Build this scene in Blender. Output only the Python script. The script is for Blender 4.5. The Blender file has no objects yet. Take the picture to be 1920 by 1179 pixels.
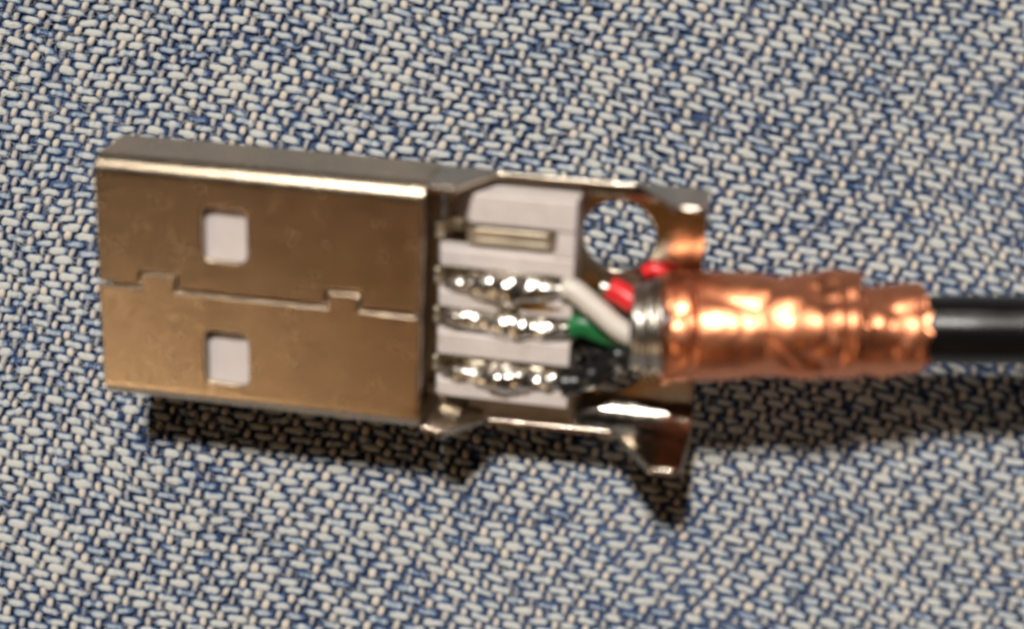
# Close-up of an opened plug with soldered cable, lying on woven denim.  1 unit = 1 mm
import bpy, bmesh, math, random
import numpy as np
from mathutils import Vector, Matrix, noise

random.seed(7); rng = np.random.default_rng(7)
S = bpy.context.scene
COL = S.collection

# ------------------------------------------------------------------ camera
HC = 90.5
cam_d = bpy.data.cameras.new('camera'); cam = bpy.data.objects.new('camera', cam_d); COL.objects.link(cam)
cam.location = (0, 0, HC)
cam_d.sensor_width = 36; cam_d.lens = 36 * 3256.0 / 1920
cam_d.clip_start = 1; cam_d.clip_end = 5000
cam_d.dof.use_dof = True
cam_d.dof.focus_distance = 97.0
cam_d.dof.aperture_fstop = cam_d.lens / (2000 * 1.05)
S.camera = cam

# ------------------------------------------------------------------ world, lamps, exposure
W = bpy.data.worlds.new('World'); S.world = W; W.use_nodes = True
bg = W.node_tree.nodes['Background']
bg.inputs[0].default_value = (0.60, 0.33, 0.17, 1); bg.inputs[1].default_value = 0.022

def area(name, direction, dist, size, power, col, target=(0, 0, 5), shape='DISK', sy=None):
    l = bpy.data.lights.new(name, 'AREA'); l.shape = shape; l.size = size
    if sy: l.size_y = sy
    l.energy = power; l.color = col
    o = bpy.data.objects.new(name, l); COL.objects.link(o)
    d = Vector(direction).normalized(); o.location = Vector(target) + d * dist
    o.rotation_euler = d.to_track_quat('Z', 'Y').to_euler()
    return o
area('ceiling_lamp', (-0.13, 0.48, 1), 600, 66, 4.3e6, (1.0, 0.955, 0.90))
area('table_lamp', (0.02, 1.25, 1), 700, 60, 0.40e6, (1.0, 0.92, 0.82))
area('room_glow', (-0.32, -1.05, 0.66), 500, 420, 0.070e6, (1.0, 0.42, 0.12))
area('shell_fill', (-0.98, -1.08, 0.42), 500, 150, 0.29e6, (1.0, 0.74, 0.48))  # added soft light, brightens the lower left of the shell by reflection

S.view_settings.view_transform = 'Standard'; S.view_settings.look = 'None'
S.view_settings.exposure = 0; S.view_settings.gamma = 1
S.cycles.use_denoising = True
S.cycles.max_bounces = 8; S.cycles.glossy_bounces = 5; S.cycles.diffuse_bounces = 4
S.cycles.sample_clamp_indirect = 12

# ------------------------------------------------------------------ materials
def new_mat(name):
    m = bpy.data.materials.new(name); m.use_nodes = True
    nt = m.node_tree; return m, nt, nt.nodes['Principled BSDF']
def N(nt, t, **kw):
    n = nt.nodes.new(t)
    for k, v in kw.items():
        if k in n.inputs.keys(): n.inputs[k].default_value = v
        else: setattr(n, k, v)
    return n
def coords(nt, scale=(1, 1, 1)):
    tc = N(nt, 'ShaderNodeTexCoord'); mp = N(nt, 'ShaderNodeMapping'); mp.inputs['Scale'].default_value = scale
    nt.links.new(tc.outputs['Object'], mp.inputs['Vector']); return mp.outputs['Vector']
def ramp(nt, fac, stops):
    r = N(nt, 'ShaderNodeValToRGB'); e = r.color_ramp.elements
    while len(e) < len(stops): e.new(0.5)
    for el, (p, c) in zip(e, stops): el.position = p; el.color = (*c, 1)
    nt.links.new(fac, r.inputs[0]); return r.outputs[0]
def noise_out(nt, vec, scale, detail=4, rough=0.6):
    n = N(nt, 'ShaderNodeTexNoise'); n.inputs['Scale'].default_value = scale
    n.inputs['Detail'].default_value = detail; n.inputs['Roughness'].default_value = rough
    nt.links.new(vec, n.inputs['Vector']); return n.outputs['Fac']
def bump(nt, b, h, strength, dist):
    n = N(nt, 'ShaderNodeBump'); n.inputs['Strength'].default_value = strength; n.inputs['Distance'].default_value = dist
    nt.links.new(h, n.inputs['Height']); nt.links.new(n.outputs['Normal'], b.inputs['Normal']); return n
def mrange(nt, v, a, b_, c, d):
    n = N(nt, 'ShaderNodeMapRange'); nt.links.new(v, n.inputs[0])
    for i, x in zip((1, 2, 3, 4), (a, b_, c, d)): n.inputs[i].default_value = x
    return n.outputs[0]

def metal(name, col, rough, grain=0.0, gscale=(1, 1, 1), gs=8, smear=0.0):
    m, nt, b = new_mat(name)
    b.inputs['Metallic'].default_value = 1
    v = coords(nt, gscale)
    f = noise_out(nt, v, gs, 5, 0.65)
    c2 = tuple(x * 0.80 for x in col)
    nt.links.new(ramp(nt, noise_out(nt, coords(nt), 0.55, 5, 0.7), [(0.30, c2), (0.72, col)]), b.inputs['Base Color'])
    nt.links.new(mrange(nt, noise_out(nt, coords(nt), 0.9, 6, 0.7), 0.3, 0.7, rough * 0.8, rough * 1.25), b.inputs['Roughness'])
    if grain: bump(nt, b, f, grain, 0.03)
    return m
M_SHELL = metal('nickel_plate', (0.70, 0.565, 0.41), 0.235, 0.50, (1, 1, 1), 9)
nt = M_SHELL.node_tree; b = nt.nodes['Principled BSDF']; old = b.inputs['Normal'].links[0].from_socket
sc_ = noise_out(nt, coords(nt, (0.12, 5.0, 5.0)), 3.0, 6, 0.75)
sb = N(nt, 'ShaderNodeBump'); sb.inputs['Strength'].default_value = 0.22; sb.inputs['Distance'].default_value = 0.015
nt.links.new(sc_, sb.inputs['Height']); nt.links.new(old, sb.inputs['Normal']); nt.links.new(sb.outputs['Normal'], b.inputs['Normal'])
M_TRAY = metal('nickel_tray', (0.64, 0.56, 0.46), 0.15, 0.30, (1, 1, 1), 6)
M_PIN = metal('contact_metal', (0.90, 0.80, 0.62), 0.42, 0.3, (1, 1, 1), 9)
M_SOLDER = metal('solder', (0.84, 0.79, 0.70), 0.26, 0.5, (1, 1, 1), 4)
M_STRAND = metal('tinned_strand', (0.60, 0.56, 0.49), 0.30, 0.1)
M_COPPER = metal('copper_foil', (0.96, 0.365, 0.185), 0.38, 0.35, (1, 1, 1), 4.0)

def plastic(name, col, rough, sss=0.0, gs=3, var=0.85, bmp=0.1):
    m, nt, b = new_mat(name)
    f = noise_out(nt, coords(nt), gs, 5, 0.6)
    nt.links.new(ramp(nt, f, [(0.3, tuple(x * var for x in col)), (0.7, col)]), b.inputs['Base Color'])
    b.inputs['Roughness'].default_value = rough
    if sss:
        b.inputs['Subsurface Weight'].default_value = sss
        b.inputs['Subsurface Radius'].default_value = (1.0, 0.8, 0.7); b.inputs['Subsurface Scale'].default_value = 0.5
    bump(nt, b, f, bmp, 0.05)
    return m
M_WHITE = plastic('white_plastic', (0.70, 0.63, 0.60), 0.42, 0.25, 1.2, 0.93)
M_BLOCK, nt, b = new_mat('stained_white_plastic')
nt.links.new(ramp(nt, noise_out(nt, coords(nt), 0.75, 6, 0.7), [(0.22, (0.36, 0.28, 0.18)), (0.40, (0.64, 0.57, 0.52)), (0.58, (0.70, 0.63, 0.60))]), b.inputs['Base Color'])
b.inputs['Roughness'].default_value = 0.45; b.inputs['Subsurface Weight'].default_value = 0.2
b.inputs['Subsurface Radius'].default_value = (1.0, 0.8, 0.7); b.inputs['Subsurface Scale'].default_value = 0.4
bump(nt, b, noise_out(nt, coords(nt), 2.0, 5, 0.7), 0.25, 0.10)
M_WWHITE = plastic('white_insulation', (0.68, 0.62, 0.54), 0.4, 0.2, 2, 0.9)
M_WRED = plastic('red_insulation', (0.80, 0.02, 0.025), 0.35, 0.1, 2, 0.9)
M_WGREEN = plastic('green_insulation', (0.01, 0.16, 0.045), 0.38, 0.0, 2, 0.9)
M_WBLACK = plastic('black_insulation', (0.012, 0.012, 0.012), 0.30, 0.0, 2, 0.8)
M_JACKET = plastic('black_jacket', (0.007, 0.006, 0.006), 0.22, 0.0, 5, 0.6, 0.35)
M_FLUX, nt, b = new_mat('flux')
b.inputs['Base Color'].default_value = (0.38, 0.20, 0.05, 1); b.inputs['Roughness'].default_value = 0.15
b.inputs['Transmission Weight'].default_value = 0.6
v = noise_out(nt, coords(nt), 3); bump(nt, b, v, 0.3, 0.1)

# woven cotton: the worn crown of each indigo yarn is pale, its flanks keep the dye
def yarn_mat(name, stops, sc, tint=0.0):
    m, nt, b = new_mat(name)
    at = N(nt, 'ShaderNodeAttribute', attribute_name='wear')
    fib = noise_out(nt, coords(nt, sc), 5.0, 4, 0.7)
    blot = noise_out(nt, coords(nt), 0.30, 5, 0.65)
    a = N(nt, 'ShaderNodeMath', operation='MULTIPLY_ADD'); nt.links.new(fib, a.inputs[0]); a.inputs[1].default_value = 0.95
    nt.links.new(at.outputs['Fac'], a.inputs[2])
    a2 = N(nt, 'ShaderNodeMath', operation='MULTIPLY_ADD'); nt.links.new(blot, a2.inputs[0]); a2.inputs[1].default_value = 0.8
    nt.links.new(a.outputs[0], a2.inputs[2])
    a3 = N(nt, 'ShaderNodeMath', operation='SUBTRACT'); nt.links.new(a2.outputs[0], a3.inputs[0]); a3.inputs[1].default_value = 0.89
    nt.links.new(ramp(nt, a3.outputs[0], stops), b.inputs['Base Color'])
    b.inputs['Roughness'].default_value = 0.9
    b.inputs['Specular IOR Level'].default_value = 0.15
    b.inputs['Sheen Weight'].default_value = 0.15
    bump(nt, b, fib, 1.0, 0.09)
    return m
NAVY = (0.026, 0.055, 0.145)
M_WARP = yarn_mat('indigo_warp', [(0.05, NAVY), (0.30, (0.07, 0.13, 0.27)), (0.58, (0.33, 0.40, 0.47)), (0.94, (0.61, 0.61, 0.565))], (0.5, 3, 3))
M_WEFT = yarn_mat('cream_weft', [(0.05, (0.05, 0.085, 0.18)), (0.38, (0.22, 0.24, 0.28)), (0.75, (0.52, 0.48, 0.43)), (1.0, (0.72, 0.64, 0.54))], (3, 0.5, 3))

# ------------------------------------------------------------------ object helpers
def link(name, me, mat, parent=None, smooth=True):
    o = bpy.data.objects.new(name, me); COL.objects.link(o)
    if mat: me.materials.append(mat)
    if smooth: me.polygons.foreach_set('use_smooth', [True] * len(me.polygons))
    if parent: o.parent = parent
    return o
def empty(name, mw, label, cat):
    o = bpy.data.objects.new(name, None); COL.objects.link(o); o.matrix_world = mw; o.empty_display_size = 1
    o['label'] = label; o['category'] = cat
    return o
def from_bm(name, bm, mat, parent=None, smooth=True, bev=0, wn=True):
    bmesh.ops.recalc_face_normals(bm, faces=bm.faces)
    me = bpy.data.meshes.new(name); bm.to_mesh(me); bm.free()
    o = link(name, me, mat, parent, smooth)
    if bev:
        m = o.modifiers.new('bevel', 'BEVEL'); m.width = bev; m.segments = 2; m.limit_method = 'ANGLE'; m.angle_limit = math.radians(40)
        if wn:
            w = o.modifiers.new('wn', 'WEIGHTED_NORMAL'); w.keep_sharp = False
    return o
def grid_mesh(name, P, closed_v=False, closed_u=False):
    nu, nv = P.shape[:2]
    me = bpy.data.meshes.new(name)
    iu = np.arange(nu if closed_u else nu - 1); iv = np.arange(nv if closed_v else nv - 1)
    U, V = np.meshgrid(iu, iv, indexing='ij'); U2 = (U + 1) % nu; V2 = (V + 1) % nv
    F = np.stack([U * nv + V, U2 * nv + V, U2 * nv + V2, U * nv + V2], -1).reshape(-1, 4)
    me.vertices.add(nu * nv); me.vertices.foreach_set('co', P.reshape(-1).astype(np.float32))
    n = len(F); me.loops.add(n * 4); me.loops.foreach_set('vertex_index', F.reshape(-1).astype(np.int32))
    me.polygons.add(n); me.polygons.foreach_set('loop_start', np.arange(0, n * 4, 4, dtype=np.int32))
    me.update(calc_edges=True); me.validate()
    return me
def catmull(pts, n):
    pts = [Vector(p) for p in pts]; pts = [pts[0] * 2 - pts[1]] + pts + [pts[-1] * 2 - pts[-2]]
    out = []
    for i in range(1, len(pts) - 2):
        a, b_, c, d = pts[i - 1:i + 3]
        for k in range(n):
            t = k / n
            out.append(0.5 * ((2 * b_) + (c - a) * t + (2 * a - 5 * b_ + 4 * c - d) * t * t + (3 * b_ - a - 3 * c + d) * t ** 3))
    out.append(pts[-2]); return out
def tube(name, pts, r, mat, parent=None, n=8, sides=14, cap=True, rfun=None):
    c = catmull(pts, n) if n else [Vector(p) for p in pts]
    up = Vector((0.13, 0.21, 1)); rows = []; m = len(c)
    x = None
    for i, p in enumerate(c):
        t = (c[min(i + 1, m - 1)] - c[max(i - 1, 0)]).normalized()
        x = (x - t * x.dot(t)).normalized() if x else t.cross(up).normalized()
        y = t.cross(x); rr = rfun(i / (m - 1)) * r if rfun else r
        rows.append([p + (x * math.cos(a) + y * math.sin(a)) * rr for a in [2 * math.pi * k / sides for k in range(sides)]])
    if cap:
        def ring(row, cen, q): return [cen + (v - cen) * q for v in row]
        rows = [ring(rows[0], c[0], 0.02), ring(rows[0], c[0], 0.85)] + rows + [ring(rows[-1], c[-1], 0.85), ring(rows[-1], c[-1], 0.02)]
    me = grid_mesh(name, np.array([[tuple(v) for v in r_] for r_ in rows]), closed_v=True)
    return link(name, me, mat, parent)
def box_bm(bm, x0, x1, y0, y1, z0, z1):
    vs = [bm.verts.new(p) for p in [(x0, y0, z0), (x1, y0, z0), (x1, y1, z0), (x0, y1, z0), (x0, y0, z1), (x1, y0, z1), (x1, y1, z1), (x0, y1, z1)]]
    for f in [(0, 3, 2, 1), (4, 5, 6, 7), (0, 1, 5, 4), (1, 2, 6, 5), (2, 3, 7, 6), (3, 0, 4, 7)]: bm.faces.new([vs[i] for i in f])
    return vs

# ------------------------------------------------------------------ denim cloth
A_, B_ = 0.425, 0.432            # row and column spacing of the weave in mm
TH = math.radians(-11.0)         # the rows fall to the right
def warp_field(x, y):
    dx = 0.55 * np.sin(x * 0.11 + 0.6) * np.cos(y * 0.09) + 0.16 * np.sin(x * 0.37 + y * 0.23) + 0.10 * np.sin(y * 0.71 + 1.0 + x * 0.2) + 0.03 * np.sin(x * 1.3 - y * 1.1)
    dy = 0.9 * np.sin(x * 0.062 + 2.2 + y * 0.03) + 0.16 * np.sin(x * 0.33 - y * 0.19 + 2.0) + 0.06 * np.sin(x * 0.9 + y * 0.5) + 0.02 * np.sin(x * 1.7 - y * 1.2)
    z = 0.16 * np.sin(x * 0.13 + 1.0) * np.sin(y * 0.17 + 0.5) + 0.05 * np.sin(x * 0.5 + y * 0.4)
    return dx, dy, z
def smooth_noise(n, k, seed):    # cheap 1-D value noise
    r = np.random.default_rng(seed); v = r.normal(size=n // k + 3)
    t = np.arange(n) / k; i = t.astype(int); f = t - i; f = f * f * (3 - 2 * f)
    return v[i] * (1 - f) + v[i + 1] * f
HX, HY = 41.0, 30.0
NR, NC = int(2 * HY / A_), int(2 * HX / B_)
cross = rng.normal(size=(NR + 6, NC + 6)) * 0.55
CLOTH_M = Matrix.Translation((0, 0, 3.07)) @ Matrix.Rotation(-0.1313, 4, 'Y') @ Matrix.Rotation(-0.0717, 4, 'X')
cloth = empty('denim_cloth', CLOTH_M, '', '')
del cloth['label']; del cloth['category']; cloth['kind'] = 'structure'
ANG = np.radians(np.array([-14, 20, 55, 90, 125, 160, 194.0]))
_or = np.random.default_rng(12)
OFF = np.cumsum([0] + [2 if j % 2 == 0 else (3 if _or.random() < 0.22 else 1) for j in range(NR + 5)]) % 4
def dipfun(d, w): return np.exp(-(d / w) ** 4 * 0.9)
ct, st = math.cos(TH), math.sin(TH)
def to_world(u, v, z):
    x = u * ct - v * st; y = u * st + v * ct
    dx, dy, dz = warp_field(x, y)
    return np.stack([x + dx, y + dy, z + dz], -1)
def add_yarn(name, axis, k, mat):
    sub = 4 if axis == 0 else 4
    n = (NC if axis == 0 else NR) * sub + 1
    t = np.arange(n) / sub                       # crossing units along the yarn
    idx = np.clip(np.round(t).astype(int), 0, (NC if axis == 0 else NR) - 1)
    # distance to the nearest crossing where the weft is on top
    if axis == 0: ph = (t - OFF[k]) % 4.0; d = np.minimum(ph, 4 - ph)
    else:
        ups = np.array([j for j in range(NR + 4) if (k - OFF[j]) % 4 == 0] + [-3.0]); d = np.abs(t[:, None] - ups[None]).min(1)
    jit = cross[k, idx] if axis == 0 else cross[idx, k]
    e = dipfun(d, 0.72)
    thick = (1 + 0.08 * smooth_noise(n, sub * 5, 1000 * axis + k) + 0.08 * jit) * (1 + 0.045 * np.random.default_rng(77 + k + 999 * axis).normal())
    lat = 0.030 * smooth_noise(n, sub * 2, 5000 + 1000 * axis + k)
    if axis == 0:
        e = dipfun(d, 0.75); zc = 0.11 + 0.030 * jit - 0.30 * e - 0.028 * (2 - d) ** 2
        rh = 0.222 * thick * (1 - 0.30 * dipfun(d, 0.9)) ; rv = 0.150 * thick
        u = -HX + t * B_; vc = HY - k * A_ + lat
    else:
        zc = -0.19 + 0.34 * dipfun(d, 0.74) + 0.04 * jit * (d < 0.5)
        rh = 0.172 * thick * (1 + 0.10 * dipfun(d, .5)); rv = 0.14 * thick
        vc = HY - t * A_; u = -HX + k * B_ + lat
    # profile
    c, s = np.cos(ANG), np.sin(ANG)
    off = rh[:, None] * c[None]; zz = zc[:, None] + rv[:, None] * s[None]
    if axis == 0: U = np.repeat(u[:, None], len(ANG), 1); V = vc[:, None] + off
    else: U = u[:, None] + off; V = np.repeat(vc[:, None], len(ANG), 1)
    lump_ = np.random.default_rng(k + 4000 * axis).normal(size=zz.shape); lump_ = (lump_ + np.roll(lump_, 1, 0) + np.roll(lump_, 1, 1)) / 3
    zz = zz + 0.014 * lump_
    if axis == 0: V = V + 0.020 * np.roll(lump_, 2, 0)
    else: U = U + 0.016 * np.roll(lump_, 2, 0)
    P = to_world(U, V, zz)
    me = grid_mesh(name, P)
    if axis == 0:
        wear = (zz - 0.055) / 0.19 + 0.16 * jit[:, None] - 0.75 * (1 - s[None]) - 0.06 * (2 - d[:, None]) ** 2 + 0.10 * smooth_noise(n, sub * 8, 91 + k)[:, None]
    else:
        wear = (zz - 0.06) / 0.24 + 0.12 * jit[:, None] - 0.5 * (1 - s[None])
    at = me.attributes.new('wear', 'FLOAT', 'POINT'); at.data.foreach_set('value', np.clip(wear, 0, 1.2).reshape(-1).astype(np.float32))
    if axis == 0: me.flip_normals()
    link(name, me, mat, cloth)
for k in range(NR): add_yarn('warp_yarn', 0, k, M_WARP)
for k in range(NC): add_yarn('weft_yarn', 1, k, M_WEFT)

# dark ground of the cloth under the yarns, and the plain continuation of the cloth round the woven part
m_g, nt, b = new_mat('indigo_ground'); b.inputs['Roughness'].default_value = 0.95
nt.links.new(ramp(nt, noise_out(nt, coords(nt), 4), [(0.3, (0.035, 0.065, 0.16)), (0.7, (0.08, 0.12, 0.22))]), b.inputs['Base Color'])
bm = bmesh.new()
box_bm(bm, -42, 42, -29, 29, -1.2, -0.15); from_bm('cloth_ground', bm, m_g, cloth, False)
m_o, nt, b = new_mat('denim_far'); b.inputs['Roughness'].default_value = 0.95
vec = coords(nt, (1 / 1.45, 1 / 0.425, 1)); nt.nodes[-1].inputs['Rotation'].default_value = (0, 0, -TH)
vo = N(nt, 'ShaderNodeTexVoronoi'); vo.inputs['Scale'].default_value = 1.0; nt.links.new(vec, vo.inputs['Vector'])
nt.links.new(ramp(nt, vo.outputs['Distance'], [(0.15, (0.40, 0.40, 0.37)), (0.45, (0.21, 0.24, 0.28)), (0.75, (0.04, 0.06, 0.13))]), b.inputs['Base Color'])
bump(nt, b, vo.outputs['Distance'], -0.5, 0.3)
bm = bmesh.new()
inner = [(-36, -31.5), (41, -16.5), (36, 31.5), (-41, 16.5)]
inner = [tuple((x * ct - y * st, x * st + y * ct)) for x, y in [(-HX + 1, -HY + 1), (HX - 1, -HY + 1), (HX - 1, HY - 1), (-HX + 1, HY - 1)]]
outer = [(-260, -240), (260, -240), (260, 240), (-260, 240)]
vi = [bm.verts.new((x, y, -0.12)) for x, y in inner]; vo_ = [bm.verts.new((x, y, -0.12)) for x, y in outer]
for i in range(4):
    j = (i + 1) % 4; bm.faces.new((vo_[i], vo_[j], vi[j], vi[i]))
from_bm('cloth_margin', bm, m_o, cloth, False)

# loose cotton fibres standing off the yarns: too many to count
def fuzz(name, n, col, seed, z0, z1):
    r = np.random.default_rng(seed); K = 6
    u = r.uniform(-31, 31, n); v = r.uniform(-20, 20, n)
    ang = np.where(r.random(n) < 0.6, r.normal(0, 0.35, n), r.uniform(0, np.pi, n)); L = r.uniform(0.25, 1.0, n)
    curve = r.normal(0, 1.1, n); h = r.uniform(z0, z1, n); lift = r.uniform(0.0, 0.12, n)
    t = np.linspace(-0.5, 0.5, K)
    a = ang[:, None] + curve[:, None] * t[None]
    du = np.cumsum(np.cos(a), 1) * L[:, None] / K; dv = np.cumsum(np.sin(a), 1) * L[:, None] / K
    c = to_world(u[:, None] + du, v[:, None] + dv, h[:, None] + lift[:, None] * (1 - (2 * t[None]) ** 2))
    nrm = np.stack([-np.sin(a + TH), np.cos(a + TH), 0 * a], -1); w = r.uniform(0.010, 0.017, n)[:, None, None]
    up = np.array([0, 0, 1.0])
    ring = np.stack([c + nrm * w, c + up * w, c - nrm * w], 2)           # n, K, 3, 3
    V = ring.reshape(-1, 3); base = (np.arange(n) * K * 3)[:, None, None] + (np.arange(K - 1) * 3)[None, :, None]
    F = np.stack([np.stack([base + i, base + (i + 1) % 3, base + 3 + (i + 1) % 3, base + 3 + i], -1) for i in range(3)], 2).reshape(-1, 4)
    me = bpy.data.meshes.new(name); me.vertices.add(len(V)); me.vertices.foreach_set('co', V.reshape(-1).astype(np.float32))
    me.loops.add(F.size); me.loops.foreach_set('vertex_index', F.reshape(-1).astype(np.int32))
    me.polygons.add(len(F)); me.polygons.foreach_set('loop_start', np.arange(0, F.size, 4, dtype=np.int32)); me.update(calc_edges=True)
    m, nt, b = new_mat(name); b.inputs['Base Color'].default_value = (*col, 1); b.inputs['Roughness'].default_value = 0.9
    b.inputs['Specular IOR Level'].default_value = 0.1
    o = link(name, me, m, cloth); o['kind'] = 'stuff'
fuzz('pale_fibre', 16000, (0.58, 0.56, 0.50), 1, 0.02, 0.22)
fuzz('blue_fibre', 15000, (0.07, 0.13, 0.28), 2, -0.08, 0.20)

# ------------------------------------------------------------------ plug pose
rx, ry, rz = 0.37792, -0.15183, -0.10261
Rm = Matrix.Rotation(rz, 4, 'Z') @ Matrix.Rotation(ry, 4, 'Y') @ Matrix.Rotation(rx, 4, 'X')
PM = Matrix.Translation((-18.49466, 3.22046, HC - 85.0363)) @ Rm
plug = empty('usb_plug', PM, 'nickel plated plug with two square windows and open solder tray, tilted on blue denim', 'plug')

# folded sheet metal: an outline in (x, s), s running along the fold path
class Path:
    def __init__(self, y, z, a, segs):
        self.segs = []; s = 0; p = Vector((y, z)); a = math.radians(a)
        for L, turn, r in segs:
            self.segs.append((s, L, turn, r, p.copy(), a))
            if turn == 0:
                p = p + Vector((math.cos(a), math.sin(a))) * L; s += L
            else:
                sg = math.copysign(1, turn); th = math.radians(abs(turn)); cen = p + Vector((-math.sin(a), math.cos(a))) * r * sg
                p = cen + Matrix.Rotation(sg * th, 2) @ (p - cen)
                a += sg * th; s += r * th
        self.total = s
    def at(self, s):
        seg = self.segs[0]
        for q in self.segs:
            if s >= q[0] - 1e-7: seg = q
        s0, L, turn, r, p, a = seg; t = s - s0
        if turn == 0: pos = p + Vector((math.cos(a), math.sin(a))) * t; ang = a
        else:
            sg = math.copysign(1, turn); cen = p + Vector((-math.sin(a), math.cos(a))) * r * sg
            pos = cen + Matrix.Rotation(sg * t / r, 2) @ (p - cen); ang = a + sg * t / r
        return pos, Vector((-math.sin(ang), math.cos(ang)))      # left-hand normal
    def cuts(self, n):
        out = []
        for s0, L, turn, r, p, a in self.segs:
            out.append(s0)
            if turn:
                T = r * math.radians(abs(turn)); out += [s0 + T * k / n for k in range(1, n)]
        return out[1:]
def round_poly(pts, rad, n=4):
    out = []; m = len(pts)
    for i, p in enumerate(pts):
        r = rad[i] if isinstance(rad, (list, tuple)) else rad
        p = Vector(p); a = Vector(pts[i - 1]); c = Vector(pts[(i + 1) % m])
        if r <= 0: out.append(tuple(p)); continue
        d1 = (a - p); d2 = (c - p); r_ = min(r, d1.length * .45, d2.length * .45)
        q0 = p + d1.normalized() * r_; q2 = p + d2.normalized() * r_
        for k in range(n + 1):
            t = k / n; out.append(tuple(q0 * (1 - t) ** 2 + p * 2 * t * (1 - t) + q2 * t * t))
    return out
def offset_loop(loop, w):
    """move a closed loop sideways by w (positive = outwards for a counter-clockwise loop)"""
    P = [Vector(p) for p in loop]; n = len(P)
    area2 = sum(P[i - 1].x * P[i].y - P[i].x * P[i - 1].y for i in range(n)); sg = 1 if area2 > 0 else -1
    out = []
    for i in range(n):
        a = P[i] - P[i - 1]; c = P[(i + 1) % n] - P[i]
        if a.length < 1e-6: a = c
        if c.length < 1e-6: c = a
        na = Vector((a.y, -a.x)).normalized(); nc = Vector((c.y, -c.x)).normalized(); m = (na + nc)
        m = m.normalized() / max(0.55, m.normalized().dot(na)) if m.length > 1e-6 else na
        out.append(tuple(P[i] + m * w * sg))
    return out
def sheet(name, path, outline, holes, side, t, mat, parent, post=None, nb=6, bev=0.08, xcuts=(), jit=0.010):
    jr_ = random.Random(3); bm = bmesh.new(); edges = []
    for loop in [offset_loop(outline, -bev)] + [offset_loop(h, bev) for h in holes]:
        vs = [bm.verts.new((x, s, 0)) for x, s in loop]
        for i in range(len(vs)): edges.append(bm.edges.new((vs[i], vs[(i + 1) % len(vs)])))
    bmesh.ops.triangle_fill(bm, use_beauty=True, use_dissolve=False, edges=edges, normal=(0, 0, 1))
    for c in path.cuts(nb):
        bmesh.ops.bisect_plane(bm, geom=bm.verts[:] + bm.edges[:] + bm.faces[:], dist=1e-4, plane_co=(0, c, 0), plane_no=(0, 1, 0))
    for c in xcuts:
        bmesh.ops.bisect_plane(bm, geom=bm.verts[:] + bm.edges[:] + bm.faces[:], dist=1e-4, plane_co=(c, 0, 0), plane_no=(1, 0, 0))
    bm.verts.index_update(); bm.verts.ensure_lookup_table()
    outw = {}
    for e in bm.edges:
        if len(e.link_faces) != 1: continue
        a, c = e.verts[0].co, e.verts[1].co; d = (c - a)
        n = Vector((d.y, -d.x)).normalized()
        if n.dot((e.link_faces[0].calc_center_median() - a).xy) > 0: n = -n
        for v in e.verts: outw.setdefault(v.index, []).append(n)
    def place(x, s_, depth, jv):
        p, nrm = path.at(s_); q = p + nrm * side * depth
        a = Vector((x, q.x, q.y))
        if post: a = post(a, s_)
        return a + jv
    out = bmesh.new(); Z0 = Vector((0, 0, 0)); va, vb, rings = [], [], {}
    prof = [(0.5, 0.134), (0.866, 0.5), (1.0, 1.0), (1.0, (t / bev) - 0.6), (0.6, (t / bev) - 0.1)]
    for v in bm.verts:
        ns = outw.get(v.index)
        jv = Vector((0, jr_.uniform(-1, 1), jr_.uniform(-1, 1))) * jit if ns else Z0
        va.append(out.verts.new(place(v.co.x, v.co.y, 0, jv))); vb.append(out.verts.new(place(v.co.x, v.co.y, t, jv)))
        if ns:
            m = sum(ns, Vector((0, 0))); m = m.normalized() if m.length > 1e-6 else ns[0]
            m = m / max(0.55, m.dot(ns[0]))
            rings[v.index] = [va[-1]] + [out.verts.new(place(v.co.x + m.x * bev * o_, v.co.y + m.y * bev * o_, bev * d_, jv)) for o_, d_ in prof] + [vb[-1]]
    for f in bm.faces:
        ids = [v.index for v in f.verts]
        out.faces.new([va[i] for i in ids]); out.faces.new([vb[i] for i in reversed(ids)])
    for e in bm.edges:
        if len(e.link_faces) == 1:
            A, B = rings[e.verts[0].index], rings[e.verts[1].index]
            for k in range(len(A) - 1): out.faces.new((A[k], B[k], B[k + 1], A[k + 1]))
    bm.free()
    o = from_bm(name, out, mat, parent, True, 0)
    w = o.modifiers.new('wn', 'WEIGHTED_NORMAL'); w.keep_sharp = False; w.weight = 60
    return o

# ---- closed shell: one sheet folded round and meeting in a dovetailed seam on top
HW, HT, RC, T = 6.0, 4.4, 0.85, 0.30
ARC = RC * math.pi / 2; YS = -0.18; L1 = 15.42
flat0 = HW - RC - YS
shell_path = Path(YS, HT, 0, [(flat0, 0, 0), (0, -90, RC), (HT - 2 * RC, 0, 0), (0, -90, RC), (2 * (HW - RC), 0, 0), (0, -90, RC), (HT - 2 * RC, 0, 0), (0, -90, RC), (HW - RC + YS, 0, 0)])
# fix arc bookkeeping (arc length from radius)
TOT = shell_path.total
def s_up(y): return y - YS
LASTS = TOT - (HW - RC + YS)
def s_lo(y): return LASTS + (y + HW - RC)
g = 0.075
tabs = [(2.05, 3.83), (11.0, 12.6)]
o = [(0.0, 0)]
for a, c in tabs: o += [(a, 0), (a - 0.05, 0.80), (c + 0.05, 0.80), (c, 0)]
o += [(L1, 0), (L1, TOT - g)]
for a, c in reversed(tabs): o += [(c - g, TOT - g), (c - g + 0.04, TOT + 0.80 - g), (a + g - 0.04, TOT + 0.80 - g), (a + g, TOT - g)]
o += [(0, TOT - g)]
rad = [0] + [0.05, 0.16, 0.16, 0.05] * 2 + [0, 0] + [0.05, 0.16, 0.16, 0.05] * 2 + [0]
outl = round_poly(o, rad, 3)
def rect(x0, x1, s0, s1, r): return round_poly([(x0, s0), (x1, s0), (x1, s1), (x0, s1)], r, 6)
h1 = rect(5.10, 7.20, s_up(1.45), s_up(4.0), 0.42)
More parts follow.
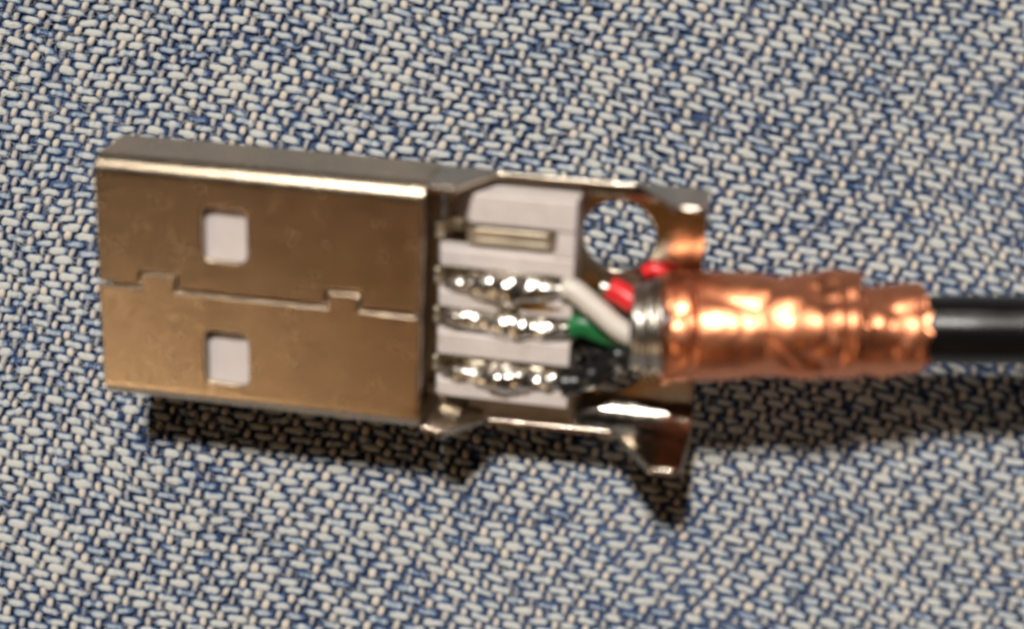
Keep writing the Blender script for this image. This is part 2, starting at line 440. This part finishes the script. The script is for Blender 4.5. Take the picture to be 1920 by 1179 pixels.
h2 = rect(5.12, 7.22, s_lo(-4.65), s_lo(-2.0), 0.42)
def seam_lift(p, s_):
    if s_ > LASTS: p = Vector((p.x, p.y, p.z + 0.10 * (s_ - LASTS) / 5.0))
    return p
sheet('shell', shell_path, outl, [h1, h2], -1, T, M_SHELL, plug, post=seam_lift, nb=7, bev=0.085, xcuts=[0.33 * k + 0.1 for k in range(46)])

# ---- rear tray: floor with two round holes, low side walls and tall end wings
RT = 1.25; AT = RT * math.pi / 2; WZ = 5.4
tray_path = Path(-6.0, WZ, -90, [(WZ - RT, 0, 0), (0, 90, RT), (12 - 2 * RT, 0, 0), (0, 90, RT), (WZ - RT, 0, 0)])
mid = tray_path.total / 2
def sz(z): return (6 - RT) + AT + (z - RT)      # distance from the centre line to wall height z
X0 = L1 + 0.05; X1 = 27.8
lo = [(X0, 4.35), (16.55, 4.35), (18.05, 1.75), (24.3, 1.65), (26.25, 4.75), (27.75, 4.75)]
up = [(X1, 4.15), (26.55, 4.2), (24.7, 1.45), (18.1, 1.45), (16.7, 4.35), (X0, 4.35)]
o = [(x, mid - sz(z)) for x, z in lo] + [(X1 + 0.05, mid - sz(1.3)), (X1 - 0.15, mid), (X1 - 0.02, mid + sz(1.3))] + [(x, mid + sz(z)) for x, z in up]
rad = [0, .15, .3, .4, .2, .45, 0, 0, 0, .35, .2, .4, .3, .15, 0]
def circ(cx, cy, r, n=36): return [(cx + r * math.cos(2 * math.pi * k / n), cy + r * math.sin(2 * math.pi * k / n)) for k in range(n)]
def flare(p, s_):
    y = p.y
    if p.z > 0.45 and y < -4:
        k = min(1, max(0, (p.z - 0.25) / 1.7)); k = k * k * (3 - 2 * k); q = min(1, max(0, (p.x - X0 - 0.3) / 2.4))
        y -= q * (0.42 * k + 0.035 * p.z)
    return Vector((p.x, y, p.z))
sheet('solder_tray', tray_path, round_poly(o, rad, 4), [circ(23.75, mid + 3.12, 1.70), circ(23.70, mid - 2.95, 1.70)], 1, T, M_TRAY, plug, post=flare, nb=7, bev=0.085, xcuts=[15.6 + 0.33 * k for k in range(37)])

# ---- white insulator block: body under the windows, ribs between the four contacts at the rear
bm = bmesh.new()
box_bm(bm, 0.35, 14.9, -5.45, 5.45, 2.0, 3.86)
box_bm(bm, 0.35, 14.8, -5.25, 5.25, 0.35, 1.99)
from_bm('insulator', bm, M_WHITE, plug, True, 0.08)
bm = bmesh.new()
PY = [3.15, 0.95, -1.0, -3.45]
box_bm(bm, 17.05, 22.05, -4.95, 5.25, 0.36, 1.35)
def rib(y0, y1, x0, x1, z, slope=0.5):
    vs = box_bm(bm, x0, x1, y0, y1, 1.351, z)
    for v in vs:
        if v.co.z > 1.4 and abs(v.co.x - x0) < 1e-4: v.co.x += slope
SW = 0.66
rib(PY[0] + SW, 5.25, 16.3, 22.04, 2.55, 0.9)
rib(PY[1] + SW, PY[0] - SW, 15.5, 22.04, 2.5, 0.35)
rib(PY[2] + 0.55, PY[1] - 0.55, 15.5, 22.04, 2.35, 0.3)
rib(PY[3] + SW, PY[2] - SW, 15.5, 22.04, 2.45, 0.3)
rib(-4.94, PY[3] - SW, 15.5, 22.04, 2.35, 0.3)
for i, p in enumerate(PY):
    w = SW if i not in (1, 2) else 0.55
    box_bm(bm, 21.15, 22.03, p - w + 0.004 if i != 1 else p - w + .004, p + w - 0.004, 1.352, 2.45 if i == 0 else 1.9)
from_bm('contact_block', bm, M_BLOCK, plug, True, 0.09)

# ---- four contacts
def pin(y, w=0.80):
    prof = [(15.5, 2.1), (15.72, 2.0), (15.9, 1.2), (16.1, .7), (16.6, .75), (16.85, 1.5), (16.98, 1.98), (17.2, 2.18), (17.5, 2.22), (19, 2.2), (20.6, 2.2), (20.85, 2.16), (20.95, 2.0)]
    bm = bmesh.new(); rows = []
    for x, z in prof:
        ww = w / 2
        rows.append([bm.verts.new(p) for p in [(x, y - ww, z - .22), (x, y - ww, z - 0.06), (x, y - ww + .10, z + .02), (x, y - ww + .2, z), (x, y, z - 0.10), (x, y + ww - .2, z), (x, y + ww - .10, z + .02), (x, y + ww, z - .06), (x, y + ww, z - .22)]])
    for a, c in zip(rows, rows[1:]):
        for k in range(len(a)):
            k2 = (k + 1) % len(a); bm.faces.new((a[k], c[k], c[k2], a[k2]))
    bm.faces.new(rows[0]); bm.faces.new(rows[-1][::-1])
    return from_bm('contact_pin', bm, M_PIN, plug, True)
for y in PY: pin(y)

# ---- solder joints: lumpy, very shiny
def lump(name, x0, x1, y0, y1, z, hw, h, seed, mat, bumps, parent=plug, amp=0.12, nx=90, na=40):
    P = np.zeros((nx, na, 3))
    for i in range(nx):
        t = i / (nx - 1); cx = x0 + (x1 - x0) * t; cy = y0 + (y1 - y0) * t
        env = (math.sin(math.pi * min(max(t, 0.004), 0.996))) ** 0.45
        e2 = 0.0
        for bt, bw, ba in bumps: e2 += ba * math.exp(-((t - bt) / bw) ** 2)
        for k in range(na):
            a = 2 * math.pi * k / na
            dv = noise.noise(Vector((cx * 1.5 + seed, math.cos(a) * 0.8, math.sin(a) * 0.8))) * amp + noise.noise(Vector((cx * 4 + seed, math.cos(a) * 1.8, math.sin(a) * 1.8))) * amp * 0.45
            rr = env * (0.55 + 0.6 * e2) * (1 + dv * 1.6)
            P[i, k] = (cx, cy + math.cos(a) * hw * rr, z + math.sin(a) * h * rr * (1.0 if math.sin(a) > 0 else 0.5))
    return link(name, grid_mesh(name, P, closed_v=True), mat, parent)
lump('solder_joint', 15.9, 21.9, 0.80, 0.95, 2.3, 0.70, 0.74, 3.1, M_SOLDER, [(0.10, .12, .6), (0.34, .09, .35), (0.56, .20, 1.15), (0.86, .12, .6)], amp=0.13)
lump('solder_joint', 15.8, 22.0, -0.85, -1.15, 2.25, 0.62, 0.64, 9.7, M_SOLDER, [(0.14, .14, .8), (0.55, .18, 1.1), (0.86, .10, .7)], amp=0.14)
lump('solder_joint', 15.9, 22.1, -3.72, -3.58, 2.25, 0.68, 0.68, 21.3, M_SOLDER, [(0.12, .10, .6), (0.46, .15, 1.1), (0.66, .08, .5), (0.87, .09, 1.0)], amp=0.15)
lump('flux_residue', 18.0, 21.6, 0.06, 0.0, 2.37, 0.26, 0.06, 33.0, M_FLUX, [(0.5, .3, .6)])
lump('flux_residue', 18.2, 20.4, -4.25, -4.20, 2.33, 0.30, 0.07, 41.0, M_FLUX, [(0.5, .3, .5)])

# ------------------------------------------------------------------ cable and its wires
cable = empty('shielded_cable', Matrix.Translation((22, -0.9, 13)), 'round black cable whose stripped end fans into red, white, green and black wires', 'cable')
bpy.context.view_layer.update()
def L(x, y, z): return tuple(PM @ Vector((x, y, z)))
CI = cable.matrix_world.inverted()
def C(p): return tuple(CI @ Vector(p))
def wtube(name, pts, r, mat, **k): return tube(name, [C(p) for p in pts], r, mat, cable, **k)
AX0 = Vector(L(25.6, -0.22, 2.75)); 
def axis_pt(u):         # world axis of the cable from the tray backwards; u in mm
    z = AX0.z + 0.19 * u * math.exp(-max(u, 0) / 60.0)
    return Vector((AX0.x + u, AX0.y - 0.010 * u, z))
jr = 1.56
pts = [axis_pt(u) for u in (1.0, 4, 8, 12, 16, 20, 26)] + [Vector((x, y, 3.07 + 0.132 * x - 0.072 * y + h)) for x, y, h in [(44, -2.0, 5.6), (60, -4, 3.0), (78, -8, 1.9), (100, -14, 1.75), (140, -24, 1.75), (200, -38, 1.75)]]
wtube('jacket', pts, jr, M_JACKET, sides=40, n=8, rfun=lambda t: 1.0 + 0.006 * math.sin(t * 90))
wr = 0.56
def wire(pts, mat, lab, r=wr, rf=None):
    o = wtube('wire', pts, r, mat, sides=20, n=10, rfun=rf); o['label'] = lab; return o
core = axis_pt(0.6)
wire([L(21.55, 1.10, 2.45), L(22.1, 1.05, 2.5), L(23.2, 0.35, 2.75), L(24.4, -0.42, 3.0), L(25.6, -0.75, 3.0), L(27, -.6, 2.9)], M_WWHITE, 'white insulated wire', 0.51)
wire([L(23.68, 1.42, 2.6), L(24.3, 1.15, 2.65), L(25.2, 0.80, 2.8), L(27, 0.5, 2.8)], M_WRED, 'red insulated wire, cut short', 0.56)
wire([L(21.95, -0.90, 1.95), L(22.6, -0.75, 1.95), L(23.6, -1.05, 1.95), L(25.0, -1.1, 2.2), L(27, -0.8, 2.6)], M_WGREEN, 'green insulated wire', 0.62)
wire([L(21.7, -3.75, 2.1), L(22.5, -3.55, 2.1), L(23.4, -2.9, 2.1), L(24.2, -2.1, 2.1), L(25.2, -1.7, 2.2), L(27, -1.0, 2.6)], M_WBLACK, 'black insulated wire', 0.55, lambda t: 1 + 0.10 * math.sin(t * 23) + 0.06 * math.sin(t * 41 + 1))
wire([L(22.6, -4.1, 0.75), L(23.2, -3.5, 0.9), L(24.2, -2.9, 0.9), L(25.3, -2.2, 1.6), L(26.5, -1.2, 2.2)], M_WBLACK, 'second strand of black insulation looping low in the tray hole', 0.55)
wire([L(22.2, -1.8, 1.1), L(23.1, -2.3, 1.2), L(24.1, -2.35, 1.4), L(25.2, -1.8, 1.9), L(26.4, -1.2, 2.2)], M_WBLACK, 'third strand of black insulation in the tray hole', 0.55)
wire([L(25.05, 1.55, 0.62), L(25.4, 1.75, 0.60), L(25.9, 1.65, 0.70), L(26.5, 1.2, 1.3), L(27.2, 0.6, 2.0)], M_WRED, 'added red tube standing in for the red wire mirrored in the tray floor', 0.32)  # added piece: tray reflection of the cut red wire, built as a tube
# bare copper end of the red wire
wtube('wire_core', [L(23.30, 1.42, 2.55), L(23.42, 1.40, 2.55), L(23.7, 1.34, 2.56)], 0.30, M_STRAND, n=3, sides=12)
wtube('wire_core', [L(20.9, 1.0, 2.5), L(21.4, 1.05, 2.5), L(21.9, 1.1, 2.5)], 0.24, M_SOLDER, n=3, sides=12)
wtube('wire_core', [L(21.5, -1.0, 2.15), L(21.9, -0.95, 2.0), L(22.3, -0.9, 1.95)], 0.26, M_SOLDER, n=3, sides=12)
# dark inner filler behind the strands
wtube('filler', [axis_pt(-0.7), axis_pt(0.2), axis_pt(1.5), axis_pt(3)], 1.75, M_WBLACK, n=4, sides=28, rfun=lambda t: 0.72 + 0.28 * min(1, t * 2.5))
# tinned shield strands twisted round the cable end
r2 = random.Random(5)
for k in range(13):
    u0 = -0.45 + 1.2 * k / 13 + r2.uniform(-.12, .12)
    drift = r2.uniform(-1.0, 0.5)
    rr = 1.72 + 0.38 * (k / 13) + r2.uniform(-.12, .14)
    # angle 0 = straight up, positive towards the far side of the tray
    pts = []
    for i in range(9):
        t = i / 8; a = math.radians(115) * (1 - t) + math.radians(-120) * t + r2.uniform(-.02, .02)
        c = axis_pt(u0 + drift * (t - 0.5) - 0.28 * math.sin(math.pi * t))
        q = rr * (1 + 0.03 * math.sin(t * 7 + k))
        pts.append((c.x, c.y + q * math.sin(a), c.z + q * math.cos(a)))
    wtube('shield_strand', pts, 0.15, M_STRAND, n=3, sides=6)
# a few strand ends that stick out below
for k in range(3):
    c = axis_pt(-0.3 + 0.2 * k)
    wtube('shield_strand', [(c.x, c.y - 1.85, c.z + .2), (c.x + .05, c.y - 2.15, c.z - .3), (c.x + .12 * k, c.y - 2.45, c.z - .35)], 0.08, M_STRAND, n=3, sides=6)

# ------------------------------------------------------------------ copper foil
foil = empty('copper_foil_wrap', Matrix.Translation(axis_pt(6)), 'crumpled orange copper foil tape wrapped around the end of the black cable', 'foil tape')
FI = Matrix.Translation(axis_pt(6)).inverted()
def foil_part(u0, u1, r, seed, spacing, creases, nu=220, nt_=190, amp=0.10, crumple=7.6):
    """crumpled foil: nearly flat facets that meet in creases"""
    rg = np.random.default_rng(seed); W_ = 2 * math.pi * r
    U, A = np.meshgrid(np.linspace(u0, u1, nu), np.linspace(-math.pi, math.pi, nt_, endpoint=False), indexing='ij')
    def layer(sp, g, h, kk):
        n = int((u1 - u0) * W_ / sp ** 2); best = np.full(U.shape, -9.0)
        for cu, ca, ch, gu, ga in zip(rg.uniform(u0 - .3, u1 + .3, n), rg.uniform(-W_ / 2, W_ / 2, n), rg.normal(0, h, n), rg.normal(0, g, n), rg.normal(0, g, n)):
            du = U - cu; da = (A * r - ca + W_ / 2) % W_ - W_ / 2
            best = np.maximum(best, ch + gu * du + ga * da - kk * (du * du + da * da))
        return best
    w_ = np.clip(np.exp(-((U - crumple) / 1.3) ** 2) + 0.8 * np.exp(-((U - u0) / 0.5) ** 2) + 0.8 * np.exp(-((u1 - U) / 0.5) ** 2) + 0.12, 0, 1)
    best = layer(spacing * 2.2, 0.05, amp * 0.4, 0.045) + w_ * layer(spacing * 0.75, 0.17, amp * 0.5, 0.22)
    d = best + 0.12
    edge = np.exp(-((U - u0) / 0.25) ** 2) + np.exp(-((u1 - U) / 0.25) ** 2)
    for c_u, cw, cd, c_a, cs, sl in creases:
        da = (A - math.radians(c_a) + math.pi) % (2 * math.pi) - math.pi
        d = d + cd * np.exp(-((U - c_u - sl * da) / cw) ** 2) * np.exp(-(da / cs) ** 2)
    fine = np.array([[noise.noise(Vector((U[i, k] * 2.6, math.sin(A[i, k]) * 5 + seed, math.cos(A[i, k]) * 5))) for k in range(nt_)] for i in range(nu)])
    d = d + fine * (0.018 + 0.09 * edge)
    uu = U + 0.16 * edge * np.sign(U - (u0 + u1) / 2) * fine
    P = np.zeros((nu, nt_, 3))
    cx = np.array([[tuple(axis_pt(x)) for x in row[:1]] for row in U])[:, 0]
    slope = (axis_pt(u1) - axis_pt(u0)) / (u1 - u0)
    q = r + np.maximum(d, -0.16)
    P[..., 0] = cx[:, None, 0] + (uu - U)
    P[..., 1] = cx[:, None, 1] + q * np.sin(A)
    P[..., 2] = cx[:, None, 2] + q * np.cos(A)
    caps = []
    for x in (u0 + 0.12, u1 - 0.12):
        c = axis_pt(x); caps.append(np.stack([np.full(nt_, c.x), c.y + 1.4 * np.sin(A[0]), c.z + 1.4 * np.cos(A[0])], -1)[None])
    P = np.concatenate([caps[0], P, caps[1]], 0) - np.array(tuple(axis_pt(6)))
    return link('foil_band', grid_mesh('foil_band', P, closed_v=True), M_COPPER, foil)
UA, UB, UC = 0.62, 9.15, 11.9
foil_part(UA, UB, 2.36, 2, 1.45, [(UA + 1.15, 0.10, -0.13, 0, 2.2, 0.0), (5.6, 0.20, -0.12, -30, 0.35, -2.2), (8.2, 0.12, -0.12, 0, 1.8, 0.1), (8.75, 0.14, 0.10, 10, 1.5, 0.1)])
foil_part(UB - 0.05, UC, 1.84, 7, 0.95, [(UC - 0.4, 0.12, -0.08, 20, 1.2, 0.1), (10.2, 0.1, -0.08, 60, 0.6, 0.2)], nu=110, nt_=160, amp=0.09, crumple=9.6)
